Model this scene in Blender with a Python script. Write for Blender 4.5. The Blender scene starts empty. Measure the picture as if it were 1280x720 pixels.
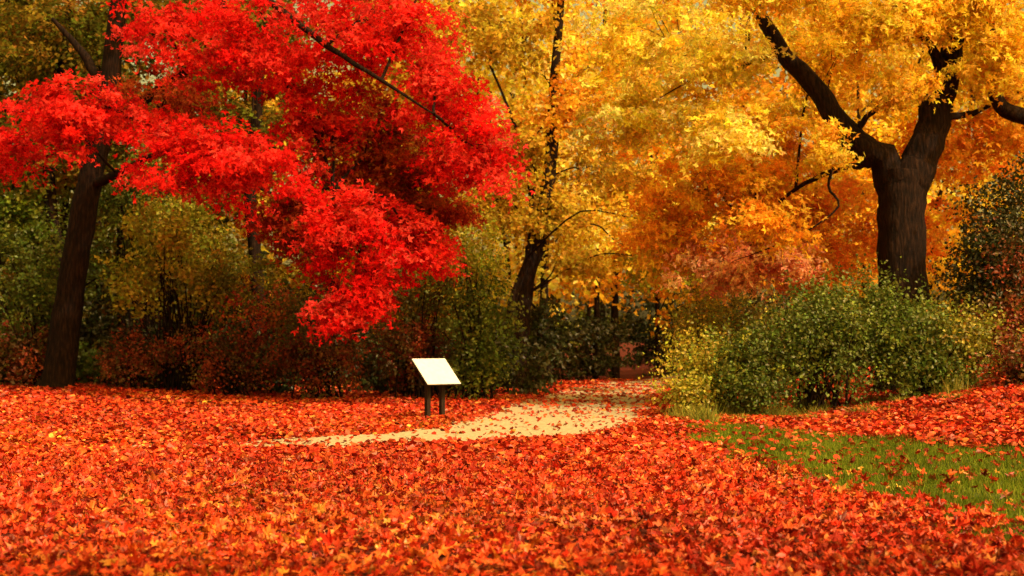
import bpy, math, numpy as np
from mathutils import Vector
rng = np.random.default_rng(7)
scene = bpy.context.scene
scene.view_settings.view_transform = 'Standard'
scene.view_settings.look = 'None'
scene.view_settings.exposure = 0

# ------------------------------------------------------------------ terrain
def sstep(t):
    t = np.clip(t, 0, 1); return t*t*(3-2*t)
def height(x, y):
    x = np.asarray(x, float); y = np.asarray(y, float)
    z = 0.9*sstep((x-5.4)/7.0)*sstep((y-10)/16)
    z = z + 0.3*sstep((-x-5)/9)*sstep((y-22)/20)
    z = z + 0.02*np.sin(x*0.9+1.3)*np.sin(y*0.7) + 0.012*np.sin(x*2.1+y*1.4)
    z = z + 0.8*sstep((y-85)/60)
    return z

# ------------------------------------------------------------------ mesh helpers
class Geo:
    def __init__(s):
        s.v=[]; s.f=[]; s.c=[]; s.m=[]; s.n=0
    def add(s, V, faces_list, C, mat):
        s.v.append(V); s.c.append(C)
        for F in faces_list:
            s.f.append(F+s.n); s.m.append(np.full(len(F), mat, np.int32))
        s.n += len(V)
    def build(s, name, mats, smooth_mat=None):
        me = bpy.data.meshes.new(name)
        V = np.concatenate(s.v).astype(np.float32); C = np.concatenate(s.c).astype(np.float32)
        me.vertices.add(len(V)); me.vertices.foreach_set('co', V.ravel())
        loops = np.concatenate([f.ravel() for f in s.f]).astype(np.int32)
        tot = np.concatenate([np.full(len(f), f.shape[1], np.int32) for f in s.f])
        st = np.concatenate([[0], np.cumsum(tot)[:-1]]).astype(np.int32)
        me.loops.add(len(loops)); me.loops.foreach_set('vertex_index', loops)
        me.polygons.add(len(tot)); me.polygons.foreach_set('loop_start', st)
        mi = np.concatenate(s.m)
        for m in mats: me.materials.append(m)
        me.update(calc_edges=True)
        me.polygons.foreach_set('material_index', mi)
        me.polygons.foreach_set('use_smooth', (mi==0) if smooth_mat is None else (mi==smooth_mat))
        a = me.color_attributes.new('Col', 'FLOAT_COLOR', 'POINT')
        a.data.foreach_set('color', np.concatenate([C, np.ones((len(C),1),np.float32)],1).ravel())
        ob = bpy.data.objects.new(name, me); scene.collection.objects.link(ob)
        return ob

def norm(a): return a/np.maximum(np.linalg.norm(a,axis=1,keepdims=True),1e-9)

def tube(g, pts, rad, sides=8, mat=0, wob=0.0, sub=4):
    pts=np.array(pts,float); rad=np.array(rad,float)
    n=len(pts)
    P=np.vstack([2*pts[0]-pts[1],pts,2*pts[-1]-pts[-2]])
    out=[];ro=[]
    for i in range(n-1):
        for k in range(sub):
            t=k/sub
            a,b,c,d=P[i],P[i+1],P[i+2],P[i+3]
            out.append(0.5*((2*b)+(-a+c)*t+(2*a-5*b+4*c-d)*t*t+(-a+3*b-3*c+d)*t**3))
            ro.append(rad[i]*(1-t)+rad[i+1]*t)
    out.append(pts[-1]); ro.append(rad[-1])
    Q=np.array(out); R=np.array(ro)
    if wob>0: Q[1:-1]+=rng.normal(0,1,(len(Q)-2,3))*wob*R[1:-1,None]
    T=norm(np.gradient(Q,axis=0))
    ref=np.array([0.31,0.93,0.17]) if abs(T[0][2])>0.6 else np.array([0.1,0.15,1.0])
    A=norm(np.cross(T,ref)); B=np.cross(T,A)
    ang=np.linspace(0,2*math.pi,sides,endpoint=False)
    lob=1+ (0.10*np.sin(ang*3+rng.uniform(0,6))+0.06*np.sin(ang*5+rng.uniform(0,6)) if sides>7 else 0*ang)
    rr=R[:,None]*lob[None,:]*(1+rng.normal(0,0.03,(len(R),sides)))
    V=Q[:,None,:]+rr[:,:,None]*(np.cos(ang)[None,:,None]*A[:,None,:]+np.sin(ang)[None,:,None]*B[:,None,:])
    m=len(Q); idx=np.arange(m*sides).reshape(m,sides)
    F=np.stack([idx[:-1],np.roll(idx[:-1],-1,1),np.roll(idx[1:],-1,1),idx[1:]],-1).reshape(-1,4)
    g.add(V.reshape(-1,3),[F],np.full((m*sides,3),0.5),mat)

def kite(a=0.0,l=1.0,w=0.36,cup=0.1):
    v=np.array([[0,0,0],[w,0.45*l,cup],[0,l,0],[-w,0.45*l,cup]])
    c,s=math.cos(a),math.sin(a)
    return np.stack([v[:,0]*c+v[:,1]*s,-v[:,0]*s+v[:,1]*c,v[:,2]],1)
T_K=(kite(),[np.array([[0,1,2,3]])])
v3=np.vstack([kite(-1.05,0.85,0.2),kite(0,1.0,0.22),kite(1.05,0.85,0.2)])
T_P=(v3,[np.array([[0,1,2,3],[4,5,6,7],[8,9,10,11]])])
def maple():
    ang=np.radians([180,150,118,85,58,36,20,0,-20,-36,-58,-85,-118,-150])
    rad=[0.18,0.40,0.62,0.38,0.88,0.48,0.62,1.0,0.62,0.48,0.88,0.38,0.62,0.40]
    P=[[0,0,0.0]]
    for a,r in zip(ang,rad):
        P.append([math.sin(a)*r*0.62,math.cos(a)*r*0.62,0.16*r*r])
    n=len(ang)
    F=np.array([[0,1+i,1+(i+1)%n] for i in range(n)])
    return (np.array(P),[F[:,::-1].copy()])
T_M=maple()
T_H=(np.array([[0,-0.5,0.05],[0.42,-0.15,0],[0.30,0.35,0.10],[0,0.6,0],[-0.38,0.30,0.08],[-0.42,-0.2,0.03]]),
     [np.array([[0,1,2,3],[0,3,4,5]])])

def leaves(g, C, N, S, Col, tpl, mat=1, flutter=0.0):
    V,Fs=tpl; n=len(C); k=len(V)
    N=norm(N); r=rng.normal(0,1,(n,3)); A=norm(np.cross(N,r)); B=np.cross(N,A)
    S=np.asarray(S).reshape(-1,1,1)
    tv=np.broadcast_to(V,(n,k,3)).copy()
    if flutter>0:
        tv[:,:,2]=tv[:,:,2]*rng.normal(0.6,1.3,(n,1))+rng.normal(0,flutter,(n,k))
    P=C[:,None,:]+S*(tv[:,:,0:1]*A[:,None,:]+tv[:,:,1:2]*B[:,None,:]+tv[:,:,2:3]*N[:,None,:])
    cc=np.repeat(Col[:,None,:],k,1)*(1+rng.normal(0,0.05,(n,k,1)))
    off=(np.arange(n)*k)[:,None,None]
    g.add(P.reshape(-1,3),[(F[None]+off).reshape(-1,F.shape[1]) for F in Fs],np.clip(cc,0,1).reshape(-1,3),mat)

def pick(pal,n):
    pal=np.array(pal); i=rng.integers(0,len(pal),n); j=rng.integers(0,len(pal),n); t=rng.random((n,1))**2
    return pal[i]*(1-t)+pal[j]*t

def lobe(g, c, r, pal, ns, nl, size, tpl=T_K, sr=0.6, droop=0.45, up=0.6, shell=0.45, mat=1, flat=0.22):
    c=np.array(c,float); r=np.array(r,float)
    d=norm(rng.normal(0,1,(ns,3)))
    rad=rng.random((ns,1))**shell
    lump=1+0.22*np.sin(d[:,0:1]*4+c[0])+0.18*np.sin(d[:,2:3]*5+d[:,1:2]*4+c[2])
    sc=c+d*rad*r*lump
    cols=pick(pal,ns)*rng.uniform(0.72,1.12,(ns,1))
    srad=sr*rng.uniform(0.5,1.4,(ns,1))
    rep=np.repeat(np.arange(ns),rng.poisson(nl,ns))
    n=len(rep)
    a=rng.uniform(0,2*math.pi,n); q=np.sqrt(rng.random(n))*rng.uniform(0.6,1.2,n)
    R=srad[rep,0]*q
    off=np.stack([np.cos(a)*R,np.sin(a)*R,rng.normal(0,flat,n)*srad[rep,0]-droop*q*q*srad[rep,0]],1)
    C=sc[rep]+off
    N=rng.normal(0,0.65,(n,3)); N[:,2]+=up; N+=0.45*d[rep]
    col=cols[rep]*rng.uniform(0.72,1.25,(n,1)); 
    col[:,1]*=rng.uniform(0.75,1.3,n)
    hz=height(C[:,0],C[:,1])
    C[:,2]=np.maximum(C[:,2],hz+0.03)
    leaves(g,C,N,size*rng.uniform(0.65,1.3,n),col,tpl,mat)
    return sc

def branchy(g, limbs, c, sc, r0, nsub=8, bend=0.12, hop=1.6):
    c=np.array(c,float); Lm=np.array(limbs,float)
    d=np.linalg.norm(Lm-(c-[0,0,hop]),axis=1); start=Lm[np.argsort(d)[rng.integers(0,min(2,len(Lm)))]]
    mid=(start+c)/2; L=np.linalg.norm(c-start)
    mid=mid+rng.normal(0,bend*L*0.6,3); mid[2]+=bend*L
    m2=(mid+c)/2+rng.normal(0,0.08*L,3)
    tube(g,[start,mid,m2,c],[r0,r0*0.72,r0*0.5,r0*0.25],6,0,0.3)
    for k in rng.choice(len(sc),min(nsub,len(sc)),replace=False):
        t_=rng.random(); s=(mid*(1-t_)+m2*t_) if rng.random()<0.4 else (m2*(1-t_)+c*t_); e=s+(sc[k]-s)*0.8
        mm=(s+e)/2+rng.normal(0,0.16,3); mm[2]+=0.15
        tube(g,[s,mm,e],[r0*0.3,r0*0.2,r0*0.06],4,0,0.0,3)

# ------------------------------------------------------------------ materials
def newmat(name):
    m=bpy.data.materials.new(name); m.use_nodes=True
    nt=m.node_tree; nt.nodes.clear()
    return m,nt,nt.nodes.new('ShaderNodeOutputMaterial')
def leafmat(name,trans=0.42,gloss=0.04,rough=0.45):
    m,nt,o=newmat(name); N=nt.nodes; L=nt.links
    at=N.new('ShaderNodeAttribute'); at.attribute_name='Col'
    d=N.new('ShaderNodeBsdfDiffuse'); t=N.new('ShaderNodeBsdfTranslucent')
    L.new(at.outputs['Color'],d.inputs['Color']); L.new(at.outputs['Color'],t.inputs['Color'])
    mx=N.new('ShaderNodeMixShader'); mx.inputs[0].default_value=trans
    L.new(d.outputs[0],mx.inputs[1]); L.new(t.outputs[0],mx.inputs[2])
    if gloss<=0:
        L.new(mx.outputs[0],o.inputs[0]); return m
    gl=N.new('ShaderNodeBsdfGlossy'); gl.inputs['Roughness'].default_value=rough
    gl.inputs['Color'].default_value=(1,0.85,0.7,1)
    m2=N.new('ShaderNodeMixShader'); m2.inputs[0].default_value=gloss
    L.new(mx.outputs[0],m2.inputs[1]); L.new(gl.outputs[0],m2.inputs[2]); L.new(m2.outputs[0],o.inputs[0])
    return m
def noisemat(name,c1,c2,scale,rough=0.9,bump=0.3,stretch=(1,1,1),detail=8,c3=None):
    m,nt,o=newmat(name); N=nt.nodes; L=nt.links
    tc=N.new('ShaderNodeTexCoord'); mp=N.new('ShaderNodeMapping'); mp.inputs['Scale'].default_value=stretch
    L.new(tc.outputs['Object'],mp.inputs[0])
    no=N.new('ShaderNodeTexNoise'); no.inputs['Scale'].default_value=scale; no.inputs['Detail'].default_value=detail
    L.new(mp.outputs[0],no.inputs['Vector'])
    cr=N.new('ShaderNodeValToRGB'); cr.color_ramp.elements[0].position=0.32; cr.color_ramp.elements[1].position=0.68
    cr.color_ramp.elements[0].color=(*c1,1); cr.color_ramp.elements[1].color=(*c2,1)
    if c3:
        e=cr.color_ramp.elements.new(0.5); e.color=(*c3,1)
    L.new(no.outputs[0],cr.inputs[0])
    b=N.new('ShaderNodeBsdfPrincipled'); b.inputs['Roughness'].default_value=rough
    b.inputs['Specular IOR Level'].default_value=0.15
    L.new(cr.outputs[0],b.inputs['Base Color'])
    bp=N.new('ShaderNodeBump'); bp.inputs['Strength'].default_value=bump; bp.inputs['Distance'].default_value=0.05
    L.new(no.outputs[0],bp.inputs['Height']); L.new(bp.outputs[0],b.inputs['Normal'])
    L.new(b.outputs[0],o.inputs[0])
    return m
M_leaf=leafmat('foliage_leaf',0.46,0.0)
M_shrub=leafmat('shrub_leaf',0.32,0.03)
M_fall=leafmat('fallen_leaf',0.10,0.035,0.45)
M_grass=leafmat('grass_blade',0.3,0.0)
M_bark=noisemat('bark',(0.005,0.003,0.002),(0.032,0.015,0.008),6,0.95,1.0,(3,3,0.6),c3=(0.013,0.006,0.0035))
M_soil=noisemat('leaf_litter_ground',(0.03,0.007,0.004),(0.20,0.030,0.010),9,1.0,0.8,c3=(0.10,0.015,0.006))
M_path=noisemat('gravel',(0.31,0.25,0.15),(0.54,0.46,0.29),14,0.95,0.35,c3=(0.44,0.37,0.23))

# ------------------------------------------------------------------ ground
n=320
u=np.linspace(-1,1,n); xs=260*np.sign(u)*np.abs(u)**2.6
ys=30+260*np.sign(u)*np.abs(u)**2.2
X,Y=np.meshgrid(xs,ys); Z=height(X,Y)
g=Geo(); idx=np.arange(n*n).reshape(n,n)
F=np.stack([idx[:-1,:-1],idx[:-1,1:],idx[1:,1:],idx[1:,:-1]],-1).reshape(-1,4)
g.add(np.stack([X,Y,Z],-1).reshape(-1,3),[F],np.full((n*n,3),.3),0)
g.build('ground',[M_soil])

# ------------------------------------------------------------------ path
pc=np.array([[-9,21.0,0.5],[-6.5,21.6,0.7],[-4.3,22.3,0.95],[-2.2,23.5,1.35],[-0.4,25.3,1.75],[0.7,28.5,1.95],[1.3,33,1.95],[2.15,40,1.9],[3.2,47,1.8],[4.4,54,1.8],[6.8,61,1.8],[11.5,67,1.7],[18,71,1.6]])
PP=np.vstack([2*pc[0]-pc[1],pc,2*pc[-1]-pc[-2]]); cl=[]
for i in range(len(pc)-1):
    for k in range(14):
        t=k/14;a,b,c,d=PP[i:i+4]
        cl.append(0.5*((2*b)+(-a+c)*t+(2*a-5*b+4*c-d)*t*t+(-a+3*b-3*c+d)*t**3))
cl=np.array(cl)
tg=norm(np.gradient(cl[:,:2],axis=0)); nr=np.stack([-tg[:,1],tg[:,0]],1)
k=9; s=np.linspace(-1,1,k)
wv=cl[:,2]*(1+0.05*np.sin(np.arange(len(cl))*0.9))
PX=cl[:,None,0]+nr[:,None,0]*s[None]*wv[:,None]; PY=cl[:,None,1]+nr[:,None,1]*s[None]*wv[:,None]
PZ=height(PX,PY)+0.012
g=Geo(); idx=np.arange(len(cl)*k).reshape(len(cl),k)
F=np.stack([idx[:-1,:-1],idx[:-1,1:],idx[1:,1:],idx[1:,:-1]],-1).reshape(-1,4)[:,::-1].copy()
g.add(np.stack([PX,PY,PZ],-1).reshape(-1,3),[F],np.full((len(cl)*k,3),.3),0)
g.build('gravel_path',[M_path])
def path_rel(x,y):
    best=np.full(len(x),99.0)
    for c in cl[::2]:
        d=np.hypot(x-c[0],y-c[1])-c[2]; best=np.minimum(best,d)
    return best
def path_x(y): return np.interp(y,cl[:,1],cl[:,0])
gy=np.array([5,9,11.8,14.2,17.8,21,24.7,28.4,31]); gi=np.array([5.4,4.7,4.1,3.55,3.0,2.8,2.9,3.4,4.2])
go=np.array([13,12.0,11.0,9.8,8.3,7.0,5.7,4.5,4.3])
def in_grass(x,y):
    wob=0.25*np.sin(y*1.7+x)+0.15*np.sin(y*4.1)+0.1*np.sin(y*9+x*5)
    a=np.interp(y,gy,gi)+wob; b=np.interp(y,gy,go)+wob
    return np.minimum(x-a,b-x)

# ------------------------------------------------------------------ fallen leaves
FP=[(0.58,0.034,0.009),(0.66,0.062,0.012),(0.48,0.020,0.009),(0.72,0.11,0.02),(0.62,0.042,0.014),(0.20,0.010,0.006),(0.66,0.050,0.016),(0.32,0.014,0.008)]
FP2=FP+FP+[(0.78,0.26,0.05),(0.42,0.08,0.025),(0.76,0.19,0.045)]
def scatter(n,x0,x1,y0,y1,size,tpl,tilt,clip=0.47,zoff=0.015,zs=0.05):
    x=rng.uniform(x0,x1,n); y=rng.uniform(y0,y1,n)
    keep=np.abs(x)<clip*y+3.0
    x=x[keep];y=y[keep]
    pr=path_rel(x,y); gr=in_grass(x,y)
    p=np.ones(len(x))
    fade=np.clip((-x-2.4)/3.2,0,1)*(y<26)
    pr2=pr+0.10*np.sin(x*3.1+y*2.3)+0.08*np.sin(x*7-y*5)
    inside=np.clip(0.85-(-pr2)/0.45,0.04,0.85)
    inside=np.maximum(inside,0.17*sstep((y-29)/9))
    inside=np.maximum(inside,fade*0.55)
    p=np.where(pr2<0,inside,p)
    patch=0.5+0.5*np.sin(x*1.3+2*np.sin(y*0.6))*np.sin(y*1.1)
    p=np.where(gr>0,np.clip(0.85-gr/0.4,0.02+0.10*patch,1),p)
    keep=rng.random(len(x))<p; x=x[keep];y=y[keep]
    m=len(x)
    hump=0.5+0.5*np.sin(x*2.3+1.2*np.sin(y*1.9))*np.sin(y*2.7+x)
    z=height(x,y)+zoff+rng.random(m)**2*zs*np.where(path_rel(x,y)<0,0.3,1)+0.03*hump*(y<30)*(path_rel(x,y)>0.2)
    N=rng.normal(0,tilt,(m,3)); N[:,2]=np.abs(N[:,2])*0.3+1
    col=pick(FP2,m)
    q=0.5+0.5*np.sin(x*0.8+y*0.35+1.5*np.sin(y*0.5))
    q2=np.clip(np.sin(x*0.5-0.8)*np.sin(y*0.42+x*0.2),0,1)  # yellowish patches: light streaks painted into the fallen leaf colour
    col=col*(0.80+0.28*q[:,None])*rng.uniform(0.6,1.3,(m,1))
    col[:,1]*=1+1.0*q2*rng.random(m)
    leaves(g,np.stack([x,y,z],1),N,size*rng.uniform(0.6,1.35,m),col,tpl,1,flutter=0.1)
g=Geo()
g.add(np.array([[0,30,-0.2],[0.01,30,-0.2],[0,30.01,-0.2]],float),[np.array([[0,1,2]])],np.full((3,3),.3),0)
scatter(66000,-12,12,6,19,0.11,T_M,0.65,zs=0.09)
scatter(140000,-17,17,19,34,0.092,T_H,0.6,zs=0.07)
scatter(125000,-28,28,34,62,0.13,T_H,0.45)
g.build('fallen_leaves',[M_soil,M_fall])

# ------------------------------------------------------------------ grass
g=Geo()
m=200000
x=rng.uniform(2,12,m); y=rng.uniform(6,33,m); gr=in_grass(x,y)
kp=(gr>-0.2)&(rng.random(m)<np.clip(0.5+gr*1.6,0,1)); x=x[kp];y=y[kp]; m=len(x)
z=height(x,y)
h=rng.uniform(0.04,0.11,m); a=rng.uniform(0,6.28,m); w=0.008
lean=rng.normal(0,0.03,(m,2))
def blades(g,x,y,z,h,a,w,lean,pal):
    m=len(x)
    b0=np.stack([x-np.cos(a)*w,y-np.sin(a)*w,z],1); b1=np.stack([x+np.cos(a)*w,y+np.sin(a)*w,z],1)
    tp=np.stack([x+lean[:,0],y+lean[:,1],z+h],1)
    V=np.stack([b0,b1,tp],1).reshape(-1,3)
    tone=(0.75+0.5*(0.5+0.5*np.sin(x*2.2+y)*np.sin(y*1.7-x)))[:,None]
    g.add(V,[np.arange(m*3).reshape(m,3)],np.repeat(pick(pal,m)*tone,3,0),1)
blades(g,x,y,z,h,a,w,lean,[(0.11,0.17,0.012),(0.16,0.22,0.017),(0.26,0.26,0.03),(0.08,0.12,0.010)])
g.build('grass',[M_soil,M_grass],smooth_mat=9)
g=Geo()
yy=np.linspace(6,30.5,90); kk=8
A_=np.interp(yy,gy,gi)+0.25; B_=np.interp(yy,gy,go)-0.25
B_=np.maximum(B_,A_+0.02)
tt=np.linspace(0,1,kk)
TX=A_[:,None]+(B_-A_)[:,None]*tt[None]
wob=0.25*np.sin(yy*1.7+TX[:,0])+0.15*np.sin(yy*4.1); TX=TX+wob[:,None]
TY=np.repeat(yy[:,None],kk,1); TZ=height(TX,TY)+0.008
idx=np.arange(90*kk).reshape(90,kk)
F=np.stack([idx[:-1,:-1],idx[:-1,1:],idx[1:,1:],idx[1:,:-1]],-1).reshape(-1,4)
g.add(np.stack([TX,TY,TZ],-1).reshape(-1,3),[F],np.full((90*kk,3),.3),0)
M_turf=noisemat('turf',(0.035,0.05,0.008),(0.10,0.12,0.016),12,1.0,0.5)
g.build('lawn',[M_turf])
g=Geo()
m=6000; nc=46
ci=rng.integers(0,nc,m); cy=rng.uniform(28.5,33,nc); cx=3.5+rng.uniform(0,1,nc)**1.3*6.5
ch=rng.uniform(0.10,0.45,nc)
x=cx[ci]+rng.normal(0,0.12,m); y=cy[ci]+rng.normal(0,0.12,m); kp=path_rel(x,y)>0.1; x=x[kp];y=y[kp];ci=ci[kp];m=len(x)
blades(g,x,y,height(x,y),ch[ci]*rng.uniform(0.4,1.2,m),rng.uniform(0,6.28,m),0.014,rng.normal(0,0.17,(m,2)),[(0.34,0.30,0.05),(0.42,0.34,0.07),(0.2,0.24,0.03),(0.15,0.18,0.03)])
g.build('weeds',[M_soil,M_grass],smooth_mat=9)

# ------------------------------------------------------------------ palettes
RED=[(0.82,0.018,0.018),(0.66,0.012,0.012),(0.88,0.055,0.04),(0.72,0.022,0.016),(0.90,0.09,0.07)]
RED2=[(0.56,0.07,0.02),(0.42,0.08,0.018),(0.62,0.15,0.03),(0.36,0.026,0.012)]
BYE=[(0.98,0.82,0.15),(0.96,0.76,0.09),(0.98,0.88,0.26),(0.95,0.66,0.06)]  # brighter yellow: glow of the lit canopy put into the leaf colour
YEL=[(0.96,0.70,0.07),(0.94,0.61,0.05),(0.98,0.79,0.13),(0.92,0.49,0.035)]
YOR=[(0.94,0.51,0.05),(0.92,0.43,0.035),(0.94,0.60,0.07),(0.88,0.34,0.03)]
ORA=[(0.93,0.42,0.06),(0.91,0.33,0.05),(0.93,0.50,0.07),(0.88,0.25,0.045)]
PNK=[(0.95,0.50,0.24),(0.93,0.38,0.19),(0.95,0.56,0.22),(0.88,0.25,0.14)]
GLD=[(0.70,0.44,0.045),(0.60,0.34,0.032),(0.80,0.54,0.06),(0.45,0.31,0.035)]
OLV=[(0.33,0.30,0.03),(0.22,0.23,0.026),(0.45,0.33,0.035),(0.17,0.165,0.02)]
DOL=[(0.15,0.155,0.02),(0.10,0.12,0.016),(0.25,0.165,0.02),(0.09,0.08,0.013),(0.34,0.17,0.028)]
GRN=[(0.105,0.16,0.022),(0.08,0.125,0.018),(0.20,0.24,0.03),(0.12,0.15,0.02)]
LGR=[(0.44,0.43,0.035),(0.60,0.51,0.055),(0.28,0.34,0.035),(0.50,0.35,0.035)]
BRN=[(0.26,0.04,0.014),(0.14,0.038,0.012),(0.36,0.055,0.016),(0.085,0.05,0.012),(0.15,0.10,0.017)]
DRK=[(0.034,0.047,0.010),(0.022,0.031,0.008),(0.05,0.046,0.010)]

# ------------------------------------------------------------------ red maple
g=Geo()
tr=[(-13.4,42,0.1),(-13.3,42,0.7),(-12.95,42,3.5),(-12.5,42,6.3),(-12.05,42,8.4),(-11.7,42,11.7),(-11.2,42,15.5)]
tube(g,tr,[0.62,0.46,0.39,0.36,0.32,0.24,0.1],14,0,0.03,6)
b1=[(-12.2,42,7.6),(-13.2,41,8.2),(-14.6,40,8.3),(-16.5,39,9)]
b2=[(-12.1,42,7.9),(-11,41,8.4),(-9.2,39.5,9.2),(-7.4,38,9.6)]
b3=[(-12.5,42,6.3),(-11.4,41,6.5),(-9.8,39,6.8),(-8.0,37,6.7)]
b4=[(-11.6,42,12.4),(-8.8,39,12.0),(-6.4,36.0,10.5),(-4.6,35,9.0),(-3.2,34.6,8.05),(-1.9,34.5,7.2)]
b5=[(-8.8,39,12.0),(-6.5,38,9.2),(-5.2,37,7.2),(-4.6,36.4,5.6),(-4.2,36,4.2)]
tube(g,b1,[0.2,0.15,0.1,0.04],8,0,.1); tube(g,b2,[0.22,0.17,0.12,0.05],8,0,.1); tube(g,b3,[0.17,0.12,0.08,0.03],8,0,.1)
tube(g,[(-12.0,42,8.8),(-12.8,42.4,10.2),(-14,43,11.5)],[0.2,0.13,0.06],8,0,.1)
tube(g,b4,[0.2,0.14,0.10,0.075,0.05,0.02],7,0,.25); tube(g,b5,[0.12,0.08,0.05,0.035,0.02],7,0,.3)
limbs=tr[3:]+b1[1:]+b2[1:]+b3[1:]+b4+b5
RL=[((-11.3,36.5,7.6),(1.9,1.7,0.9),RED,64),((-13.6,38,6.9),(1.4,1.5,0.8),RED,30),
    ((-7.3,35.5,6.2),(2.2,1.7,1.05),RED,84),((-8.9,36.5,7.1),(1.0,1.2,0.6),RED,22),((-6.9,36,9.3),(2.2,1.9,1.3),RED,84),
    ((-3.2,36,9.6),(2.0,1.7,1.3),RED,76),((-1.1,35.5,6.6),(1.05,1.3,1.2),RED,54),
    ((-1.9,35.5,8.1),(1.1,1.3,0.9),RED,34),
    ((-4.0,36,4.5),(1.7,1.5,1.1),RED,62),((-4.4,35.8,2.5),(0.75,0.9,0.5),RED,20),((-3.6,35.8,3.2),(0.9,0.9,0.8),RED,26),
    ((-2.3,36,4.1),(0.9,1.0,0.9),RED,34),((-3.6,38.0,6.8),(2.3,1.4,1.8),RED2,100),((-2.2,37.4,5.4),(1.2,1.0,1.0),RED2,44),((-5.0,37.0,7.4),(1.4,1.0,1.0),RED,40),
    ((-9.4,38.5,8.4),(1.4,1.4,0.8),RED2,22),((-5.6,37.6,5.0),(1.5,1.2,0.9),RED2,44),
    ((-9.3,38,10.4),(1.5,1.7,0.6),RED,20),((-7.5,39,13),(4.2,3.5,1.6),RED,60),((-2.5,37.5,12),(3,2.5,1.2),RED2,36)]
for c,r,pal,ns in RL:
    sc=lobe(g,c,r,pal,int(ns*1.3),54,0.125,T_P,0.5,0.6)
    branchy(g,limbs,c,sc,0.045,9)
g.build('red_maple_tree',[M_bark,M_leaf])

# ------------------------------------------------------------------ yellow maple
g=Geo()
tr=[(9.4,34,0.4),(9.38,34,1.3),(9.33,34,3.3),(9.33,34,4.8),(9.37,34,5.7)]
tube(g,tr,[0.80,0.64,0.54,0.53,0.54],16,0,0.02,6)
l1=[(9.35,34,5.1),(8.9,34,6.0),(8.05,34,6.7),(7.35,34,7.75),(6.55,34.1,8.6),(6.0,34.3,9.7),(4.9,34.6,11.2)]
l2=[(9.4,34,5.1),(9.75,34,6.0),(10.1,34,6.9),(10.4,34,7.9),(10.65,34,9.1),(10.65,34,10.6),(10.9,34,13.5)]
l3=[(10.4,34,7.7),(10.1,33.6,8.5),(9.2,33.2,9.4),(8.5,33,10.6)]
l4=[(6.6,34.1,8.7),(5.7,35.2,8.5),(4.8,35.8,8.4),(3.8,36.2,7.9)]
l5=[(8.9,34,6.0),(8.0,35.2,5.9),(7.2,36,5.5),(6.2,36.6,4.6),(5.6,36.8,3.8)]
l6=[(10.1,34,6.9),(10.8,34.8,7.2),(11.6,35.5,7.4),(12.9,36,8)]
tube(g,l1,[0.42,0.36,0.27,0.23,0.19,0.14,0.06],12,0,0.16)
tube(g,l2,[0.46,0.43,0.37,0.29,0.24,0.18,0.07],12,0,0.12)
tube(g,l3,[0.16,0.12,0.09,0.05],8,0,0.1); tube(g,l4,[0.07,0.045,0.03,0.012],6,0,.3); tube(g,l5,[0.10,0.07,0.05,0.035,0.02],6,0,.3); tube(g,l6,[0.14,0.1,0.08,0.03],6,0,.2)
tube(g,[(8.2,34,6.6),(8.6,33.8,7.15),(9.1,33.6,7.35),(9.5,33.5,7.5)],[0.09,0.06,0.04,0.02],6,0,.2)
tube(g,[(8.1,34,6.7),(7.7,33.5,6.0),(7.4,33.2,5.3),(7.6,33,4.8),(6.8,33,4.2),(5.9,33,3.8),(5.1,33,3.5)],[0.06,0.045,0.035,0.03,0.022,0.016,0.008],5,0,.4)
tube(g,[(10.6,34,9.0),(11.4,33.8,9.7),(12.2,33.5,9.9)],[0.15,0.1,0.05],8,0,.1)
tube(g,[(14.5,34,0.9),(14.3,34,4),(13.4,34,6.6),(12.3,34,7.0),(11.6,34,7.6),(11.5,34,9.5),(11.7,34,11.5)],[0.4,0.32,0.24,0.2,0.17,0.13,0.05],8,0,.15)
limbs=l1[2:]+l2[3:]+l3[1:]+l4[1:]+l5[1:]+l6[1:]
YL=[((3.9,36,9.4),(2.0,1.6,1.5),BYE,66),((3.0,36.5,7.4),(1.5,1.4,1.1),BYE,46),((6.2,37,7.2),(2.0,1.4,1.5),YEL,70),
    ((5.0,36,5.6),(1.9,1.5,1.1),YOR,64),((7.3,37.5,5.4),(1.9,1.3,1.3),ORA,62),((5.9,35.8,3.7),(1.8,1.2,0.8),PNK,66),((7.0,37,4.4),(1.3,1.0,0.7),ORA,36),
    ((4.2,36.6,4.2),(1.2,1.2,0.9),YOR,40),((8.2,38,3.9),(1.5,1.2,1.0),ORA,45),((8.4,37,9.4),(2.3,1.6,1.6),YEL,74),
    ((11.9,35.5,9.0),(1.9,1.6,1.8),YEL,60),((11.4,36,6.7),(1.8,1.3,1.1),YOR,40),((8,36,12.8),(4.5,3.5,1.8),YEL,48),
    ((6.2,32.8,9.9),(1.6,0.9,0.6),YEL,34),((8.9,32.8,9.2),(1.7,0.8,0.9),YEL,50),((11.4,33,8.4),(1.1,0.8,0.9),YEL,34),((10.9,33.0,9.8),(1.3,0.8,0.7),YEL,40),((13.4,36,7.5),(2,2,2.6),YOR,60),
    ((9.1,33.0,7.7),(0.8,0.5,0.4),YEL,12),((4.9,33.4,6.6),(0.9,0.7,0.9),BYE,22),((5.0,33.6,8.4),(1.3,0.7,0.6),BYE,30),((6.0,33.0,4.5),(1.0,0.5,0.5),YOR,14),((7.2,33,6.2),(0.6,0.5,0.6),YEL,8),
    ((10.6,38.5,4.8),(1.8,1.0,1.4),ORA,40)]
for c,r,pal,ns in YL:
    sc=lobe(g,c,r,pal,int(ns*1.15),54,0.135,T_P,0.52,0.5)
    if ns>50: branchy(g,limbs,c,sc,0.04,8)
g.build('yellow_maple_tree',[M_bark,M_leaf])

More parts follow.
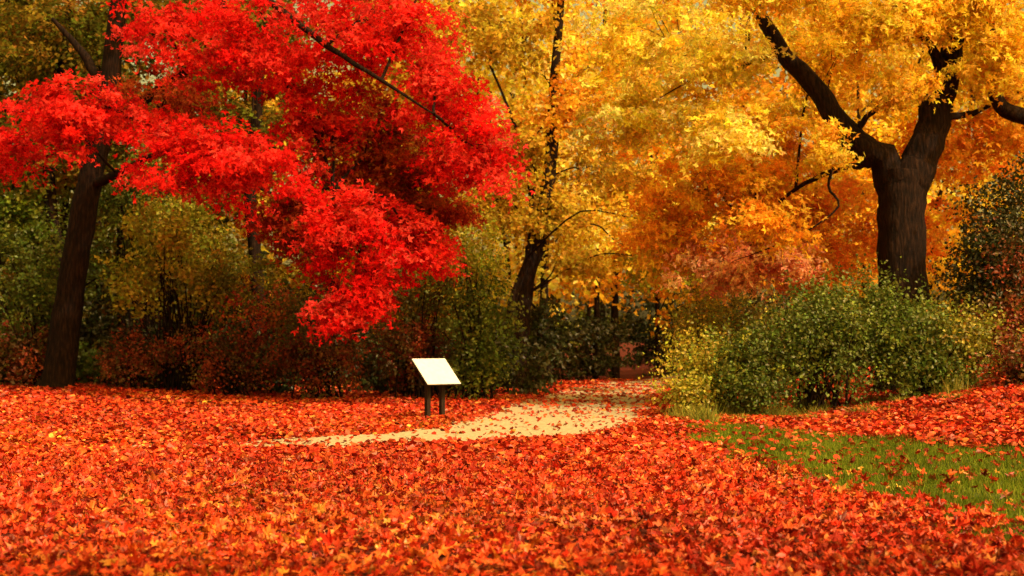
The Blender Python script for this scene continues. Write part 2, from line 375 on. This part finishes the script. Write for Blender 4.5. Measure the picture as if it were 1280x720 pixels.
# ------------------------------------------------------------------ golden trees in the middle
g=Geo()
tr=[(0.1,50,0.0),(0.15,50,1.0),(0.45,50,3.3),(0.95,50,5.5),(1.3,50,7.5),(1.45,50,10),(1.7,50,13.7),(1.9,50,17)]
tube(g,tr,[0.42,0.32,0.27,0.25,0.22,0.18,0.12,0.05],10,0,0.12)
l=[(0.2,50,1.4),(0.0,49.7,3.0),(0.5,49.8,4.6),(0.7,49.9,6.2),(0.4,50,8.5),(-0.8,50,11.5)]
tube(g,l,[0.20,0.16,0.12,0.10,0.07,0.04],8,0,0.2)
for c,r,pal,ns in [((-0.6,50,12.6),(2.4,2.2,1.5),GLD,60),((1.9,50,9.8),(2.1,2,1.3),YOR,64),((3.3,51,7.6),(1.9,1.8,1.2),GLD,54),
        ((1.4,50,6.2),(2.0,1.5,0.9),GLD,54),((-0.8,51,8.6),(1.5,1.6,1.2),GLD,44),((0.4,49,8.2),(0.9,0.7,0.9),GLD,22),((-1.0,50,6.4),(1.2,1.2,0.9),GLD,36),((3.8,50,12),(2.3,2,1.7),YEL,60),((1.8,50,15.5),(3.2,2.5,2),YOR,50),((4.8,52,5.2),(1.8,1.6,0.9),YEL,50),
        ((2.2,49,4.5),(1.2,1.0,0.5),GLD,24),((5.2,47,4.3),(1.3,1.3,0.9),LGR,44),((4.8,46,6.2),(1.4,1.3,1.0),YEL,40)]:
    sc=lobe(g,c,r,pal,ns,44,0.19,T_K,0.65,0.5)
    branchy(g,tr[2:]+l[2:],c,sc,0.04,6)
g.build('golden_beech_tree',[M_bark,M_leaf])

for nm,tr,LB in [('oak_tree',[(-8.6,47.5,0.1),(-8.5,47.5,3),(-8.8,47.5,7),(-8.4,47.5,11),(-8.5,47.5,16)],
      [((-8.6,48,12.5),(2.6,1.8,2),DOL,90),((-9.2,48,8.8),(2.2,1.6,1.6),DOL,80),((-5.6,48.5,9.5),(2,1.6,1.8),GLD,50),((-5.8,48,6.2),(1.9,1.5,1.3),OLV,60),((-11.5,48.6,6.2),(2.0,1.2,1.2),OLV,60)]),
     ('oak_tree',[(-15.6,48,0.2),(-15.4,48,4),(-15.7,48,8),(-15.2,48,12),(-15,48,16)],
      [((-15.5,47.5,12),(2.6,1.8,2.0),DOL,100),((-12,48,12.4),(2.4,1.8,2.0),DOL,90),((-15.5,48,8.5),(2.4,1.8,1.8),DOL,90),((-12.2,48.5,9.2),(2.2,1.6,1.8),DOL,80),((-17,48,6),(2,1.6,1.6),GRN,60)])]:
    g=Geo()
    tube(g,tr,[0.3,0.24,0.2,0.15,0.05],9,0,0.15)
    for c,r,pal,ns in LB:
        sc=lobe(g,c,r,pal,ns,42,0.18,T_K,0.7,0.5)
        branchy(g,tr[2:],c,sc,0.06,8)
    g.build(nm,[M_bark,M_leaf])

# ------------------------------------------------------------------ background forest (one mass)
g=Geo()
for row,(yr,nt_,xr,h0,h1) in enumerate([(55,15,26,13,18),(63,17,30,15,20),(74,17,36,17,23),(87,19,44,20,27)]):
    for i in range(nt_):
        x0=-xr+2*xr*(i+0.5)/nt_+rng.normal(0,0.7); y0=yr+rng.normal(0,2)
        dx=x0-path_x(y0)
        if abs(dx)<2.4: x0+=2.8*np.sign(dx+.01)
        z0=float(height(x0,y0)); H=rng.uniform(h0,h1); lean=rng.normal(0,0.9,2)
        r=rng.uniform(0.09,0.16)
        P=[(x0,y0,z0-0.1),(x0+lean[0]*0.3,y0,z0+H*0.3),(x0+lean[0]*0.5+rng.normal(0,.3),y0+lean[1]*0.6,z0+H*0.6),(x0+lean[0],y0+lean[1],z0+H)]
        tube(g,P,[r*1.3,r,r*0.7,r*0.15],7,0,0.2)
        ux=x0/y0
        pal = (DOL if rng.random()<0.65 else (GLD if rng.random()<.5 else OLV)) if ux<-0.15 else ((GLD if rng.random()<0.7 else YOR) if ux<-0.04 else (BYE if rng.random()<0.3 else (YEL if rng.random()<0.6 else YOR)))
        thin = 23 if ux>-0.06 else 33
        nlb=6
        for k_ in range(nlb):
            zc=z0+H*(0.27+0.73*k_/(nlb-1)); sp=2.4*(1-0.2*k_/(nlb-1))
            c=(x0+rng.normal(0,1.0),y0+rng.normal(0,1.0),zc)
            lobe(g,c,(sp,sp,1.6),pal,thin,18,0.31,T_K,0.85,0.5)
            jx=np.interp(zc-1,[p[2] for p in P],[p[0] for p in P])
            tube(g,[(jx,y0,max(zc-1.5,1)),((c[0]+jx)/2,(c[1]+y0)/2,zc-0.5),c],[r*0.4,r*0.25,r*0.08],4,0,0,3)
g.build('background_trees',[M_bark,M_leaf])

# undergrowth mass
g=Geo()
g.add(np.array([[0,70,-0.2],[0.01,70,-0.2],[0,70.01,-0.2]],float),[np.array([[0,1,2]])],np.full((3,3),.3),0)
for yr,nn,xr,zt in [(45.5,26,24,2.0),(52,26,26,3.2),(60,32,32,4.2),(70,26,34,5.0),(92,30,52,6.5)]:
    for i in range(nn):
        x0=-xr+2*xr*(i+0.5)/nn+rng.normal(0,0.4); y0=yr+rng.normal(0,1.0)
        if y0<66 and abs(x0-path_x(y0))<3.0: continue
        if yr==70 and abs(x0-4)>12: continue
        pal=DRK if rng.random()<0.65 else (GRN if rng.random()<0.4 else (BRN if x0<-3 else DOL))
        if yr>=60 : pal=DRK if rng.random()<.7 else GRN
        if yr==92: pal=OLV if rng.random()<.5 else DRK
        zt2=zt*rng.uniform(0.7,1.1)
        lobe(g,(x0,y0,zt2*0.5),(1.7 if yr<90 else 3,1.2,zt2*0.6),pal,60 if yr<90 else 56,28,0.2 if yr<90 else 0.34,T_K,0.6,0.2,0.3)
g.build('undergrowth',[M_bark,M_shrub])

# ------------------------------------------------------------------ shrubs
def shrub(name,lobes,base,size=0.1,stems=9,nl=46,tpl=T_K):
    g=Geo(); allsc=[]
    for c,r,pal,ns in lobes:
        sc=lobe(g,c,r,pal,ns,nl,size,tpl,0.42,0.1,0.35,0.5,flat=0.5); allsc.append(sc)
    S=np.vstack(allsc)
    for k_ in rng.choice(len(S),min(len(S),stems*3),replace=False):
        e=S[k_]; b=np.array(base,float)[:2]+rng.normal(0,0.35,2); bz=float(height(b[0],b[1]))-0.05
        mid=np.array([(b[0]*0.6+e[0]*0.4),(b[1]*0.6+e[1]*0.4),bz+(e[2]-bz)*0.6])
        tube(g,[(b[0],b[1],bz),mid,e],[0.03,0.02,0.006],5,0,0.3,4)
    for k_ in range(stems*2):
        e=S[rng.integers(len(S))]; c0=S.mean(0); dd=(e-c0); dd[2]=abs(dd[2])+0.4; dd/=np.linalg.norm(dd)
        L=rng.uniform(0.4,1.0); nq=22; tq=rng.random(nq)
        C=e+dd*L*tq[:,None]+rng.normal(0,0.05,(nq,3))
        leaves(g,C,rng.normal(0,1,(nq,3)),size*rng.uniform(.6,1.1,nq),np.repeat(pick(lobes[0][2],1),nq,0)*rng.uniform(.8,1.2,(nq,1)),tpl)
    return g.build(name,[M_bark,M_shrub])
shrub('witch_hazel_shrub',[((-9.8,41.5,4.8),(1.7,1.3,1.1),LGR,90),((-8.4,41.5,3.5),(1.5,1.2,1.0),OLV,70),((-11,42,3.4),(1.3,1.2,1.2),LGR,36)],(-9.7,42),0.13,14)
shrub('laurel_shrub',[((-14.6,44,3.6),(1.8,1.3,2.0),GRN,100),((-15.0,43,1.2),(1.6,1.2,1.0),BRN,60)],(-14.5,44),0.13)
shrub('laurel_shrub',[((-12,45,6.0),(1.6,1.3,1.6),GRN,90),((-10.6,45,7.0),(1.5,1.3,1.0),LGR,50)],(-11.6,45),0.13)
shrub('burning_bush_shrub',[((-8.2,41,1.3),(1.7,1.1,0.9),BRN,90),((-7.3,41.3,2.5),(1.2,1.1,0.9),RED2,24)],(-8,41.2),0.1)
shrub('burning_bush_shrub',[((-5.4,40.5,1.2),(1.7,1.1,0.95),BRN,90),((-5.8,41,2.4),(1.6,1.1,0.9),DOL,60)],(-5.5,40.8),0.1)
shrub('burning_bush_shrub',[((-11.2,42,1.1),(1.5,1.0,0.8),BRN,60)],(-11.2,42.2),0.1)
shrub('rhododendron_shrub',[((-2.7,41,1.4),(1.4,1.1,1.1),BRN,80),((-2.8,41.5,3.2),(1.5,1.2,1.3),DOL,80)],(-2.8,41.3),0.11)
shrub('rhododendron_shrub',[((-0.9,40,2.4),(0.95,1.0,1.3),GRN,90),((-1.4,40.3,4.2),(1.1,1.0,1.1),LGR,60),((-0.9,39.8,0.9),(0.9,0.9,0.6),GRN,50)],(-1.0,40.1),0.11)
shrub('holly_shrub',[((6.5,31,1.7),(1.35,1.1,1.0),GRN,140),((7.4,31.2,1.5),(1.2,1.0,0.9),GRN,80),((6.9,31.4,2.5),(0.9,0.7,0.5),GRN,36)],(6.7,31.2),0.085,12)
shrub('holly_shrub',[((8.7,31,1.8),(1.1,1.0,0.8),GRN,110),((9.8,31,1.6),(1.1,1.0,0.85),OLV,80),((8.2,31.4,2.6),(0.7,0.6,0.5),GRN,26),((9.0,30.6,1.0),(1.2,0.6,0.4),GRN,50)],(9,31.2),0.085,12)
shrub('spirea_shrub',[((4.3,31.5,1.1),(0.8,0.8,0.75),LGR,70),((3.9,31,0.5),(0.6,0.6,0.35),LGR,36),((5.1,31.0,1.2),(0.8,0.8,0.8),GRN,70),((5.2,30.6,0.6),(0.8,0.6,0.4),GRN,40)],(4.5,31.4),0.085,12)
shrub('yew_shrub',[((11.3,32.5,3.8),(1.0,1.0,1.8),DRK,190),((11.2,31.8,1.9),(1.1,1.0,0.9),BRN,80),((10.5,32.6,3.0),(0.6,0.6,0.9),DRK,30),((11.2,31.6,3.2),(0.8,0.5,1.2),BRN,24)],(11.5,32.6),0.09,12)
shrub('burning_bush_shrub',[((10.7,29.5,1.15),(0.9,0.8,0.5),BRN,60)],(10.7,29.6),0.09,6)
shrub('spirea_shrub',[((5.8,35,1.7),(1.5,1.0,1.0),DOL,80),((5.2,38,1.9),(1.0,1.0,1.3),LGR,80),((5.9,41,2.6),(1.1,1.0,1.3),OLV,60)],(5.4,36.6),0.09,12)

# ------------------------------------------------------------------ unseen maple added behind the viewpoint to dapple the foreground with shade
g=Geo()
tube(g,[(9,-3,-0.1),(8.9,-3,3),(8.6,-2.6,6),(7.5,-1,9),(6,1,11)],[0.5,0.36,0.3,0.2,0.06],10,0,.05)
tube(g,[(8.7,-2.7,5),(10,0,7.5),(12,2.5,9.5)],[0.2,0.14,0.05],8); tube(g,[(8.2,-2,7),(6,0,8.6),(3.5,1.5,9.6)],[0.2,0.14,0.04],8)
for c,r,ns in [((11.0,2.8,9.5),(2.6,1.7,0.8),80),((7.2,1.8,10.3),(2.2,1.3,0.7),36),((3.6,2.2,9.8),(2.6,1.6,0.7),70),((14,6,9.5),(2.2,2.2,0.8),44)]:
    lobe(g,c,r,YOR,ns,30,0.2,T_K,0.7,0.4)
g.build('unseen_shade_maple',[M_bark,M_leaf])

# ------------------------------------------------------------------ information sign
def simple(name,col,rough,bump=0):
    return noisemat(name,tuple(c*0.9 for c in col),tuple(min(1,c*1.06) for c in col),9,rough,bump)
M_panel=simple('sign_panel_white',(0.80,0.79,0.78),0.35)
M_wood=noisemat('dark_timber',(0.012,0.008,0.006),(0.04,0.022,0.014),10,0.7,0.3,(4,4,0.5))
sg=bpy.data.objects.new('information_sign',None); scene.collection.objects.link(sg)
bx,by=-1.6,30.0; sg.location=(bx,by,float(height(bx,by))); sg.rotation_euler=(0,0,math.radians(40))
def box(name,size,loc,rot,mat,bev=0.006):
    import bmesh
    bm=bmesh.new(); bmesh.ops.create_cube(bm,size=1)
    bmesh.ops.scale(bm,vec=size,verts=bm.verts)
    bmesh.ops.bevel(bm,geom=bm.edges[:],offset=bev,segments=2,affect='EDGES')
    me=bpy.data.meshes.new(name); bm.to_mesh(me); bm.free(); me.materials.append(mat)
    o=bpy.data.objects.new(name,me); scene.collection.objects.link(o); o.parent=sg; o.location=loc; o.rotation_euler=rot
    return o
t=math.radians(43); zc=1.0
def on(u_,v_,w_):
    return (u_, v_*math.cos(t)-w_*math.sin(t), zc+v_*math.sin(t)+w_*math.cos(t))
box('backing_board',(0.90,0.80,0.03),on(0,0,0),(t,0,0),M_wood)
box('panel_face',(0.87,0.77,0.012),on(0,0,0.0212),(t,0,0),M_panel,0.003)
box('support_rail',(0.6,0.07,0.06),on(0,-0.12,-0.047),(t,0,0),M_wood)
box('support_rail_upper',(0.6,0.07,0.06),on(0,0.18,-0.047),(t,0,0),M_wood)
for i_,sx in enumerate((-0.19,0.19)):
    box('post_%d'%(i_+1),(0.10,0.10,1.05),(sx,0.04,0.40),(0,0,0),M_wood)

# ------------------------------------------------------------------ light
sun_az=math.radians(136)
el=math.radians(46)
sd=Vector((math.sin(sun_az)*math.cos(el),math.cos(sun_az)*math.cos(el),math.sin(el)))
su=bpy.data.lights.new('sun','SUN'); su.energy=3.2; su.angle=math.radians(2); su.color=(1.0,0.88,0.65)
so=bpy.data.objects.new('sun',su); scene.collection.objects.link(so)
so.rotation_euler=sd.to_track_quat('Z','Y').to_euler(); so.location=(10,-10,30)
w=bpy.data.worlds.new('World'); scene.world=w; w.use_nodes=True
nt=w.node_tree; nt.nodes.clear()
ou=nt.nodes.new('ShaderNodeOutputWorld'); bg=nt.nodes.new('ShaderNodeBackground'); bg.inputs[1].default_value=0.12
sk=nt.nodes.new('ShaderNodeTexSky'); sk.sky_type='NISHITA'; sk.sun_disc=False
sk.sun_elevation=el; sk.sun_rotation=sun_az; sk.dust_density=6; sk.air_density=1.0
mu=nt.nodes.new('ShaderNodeMix'); mu.data_type='RGBA'; mu.blend_type='MULTIPLY'; mu.inputs[0].default_value=1
mu.inputs[7].default_value=(2.7,1.75,0.48,1)
nt.links.new(sk.outputs[0],mu.inputs[6]); nt.links.new(mu.outputs[2],bg.inputs[0]); nt.links.new(bg.outputs[0],ou.inputs[0])

# ------------------------------------------------------------------ camera
cd=bpy.data.cameras.new('camera'); cd.lens=50; cd.sensor_width=36; cd.clip_end=1000; cd.clip_start=0.1
cd.dof.use_dof=True; cd.dof.focus_distance=20; cd.dof.aperture_fstop=1.9
co=bpy.data.objects.new('camera',cd); scene.collection.objects.link(co)
co.location=(0,0,1.6); co.rotation_euler=(math.radians(90+2.25),0,0)
scene.camera=co
print('verts', sum(len(o.data.vertices) for o in scene.objects if o.type=='MESH'))
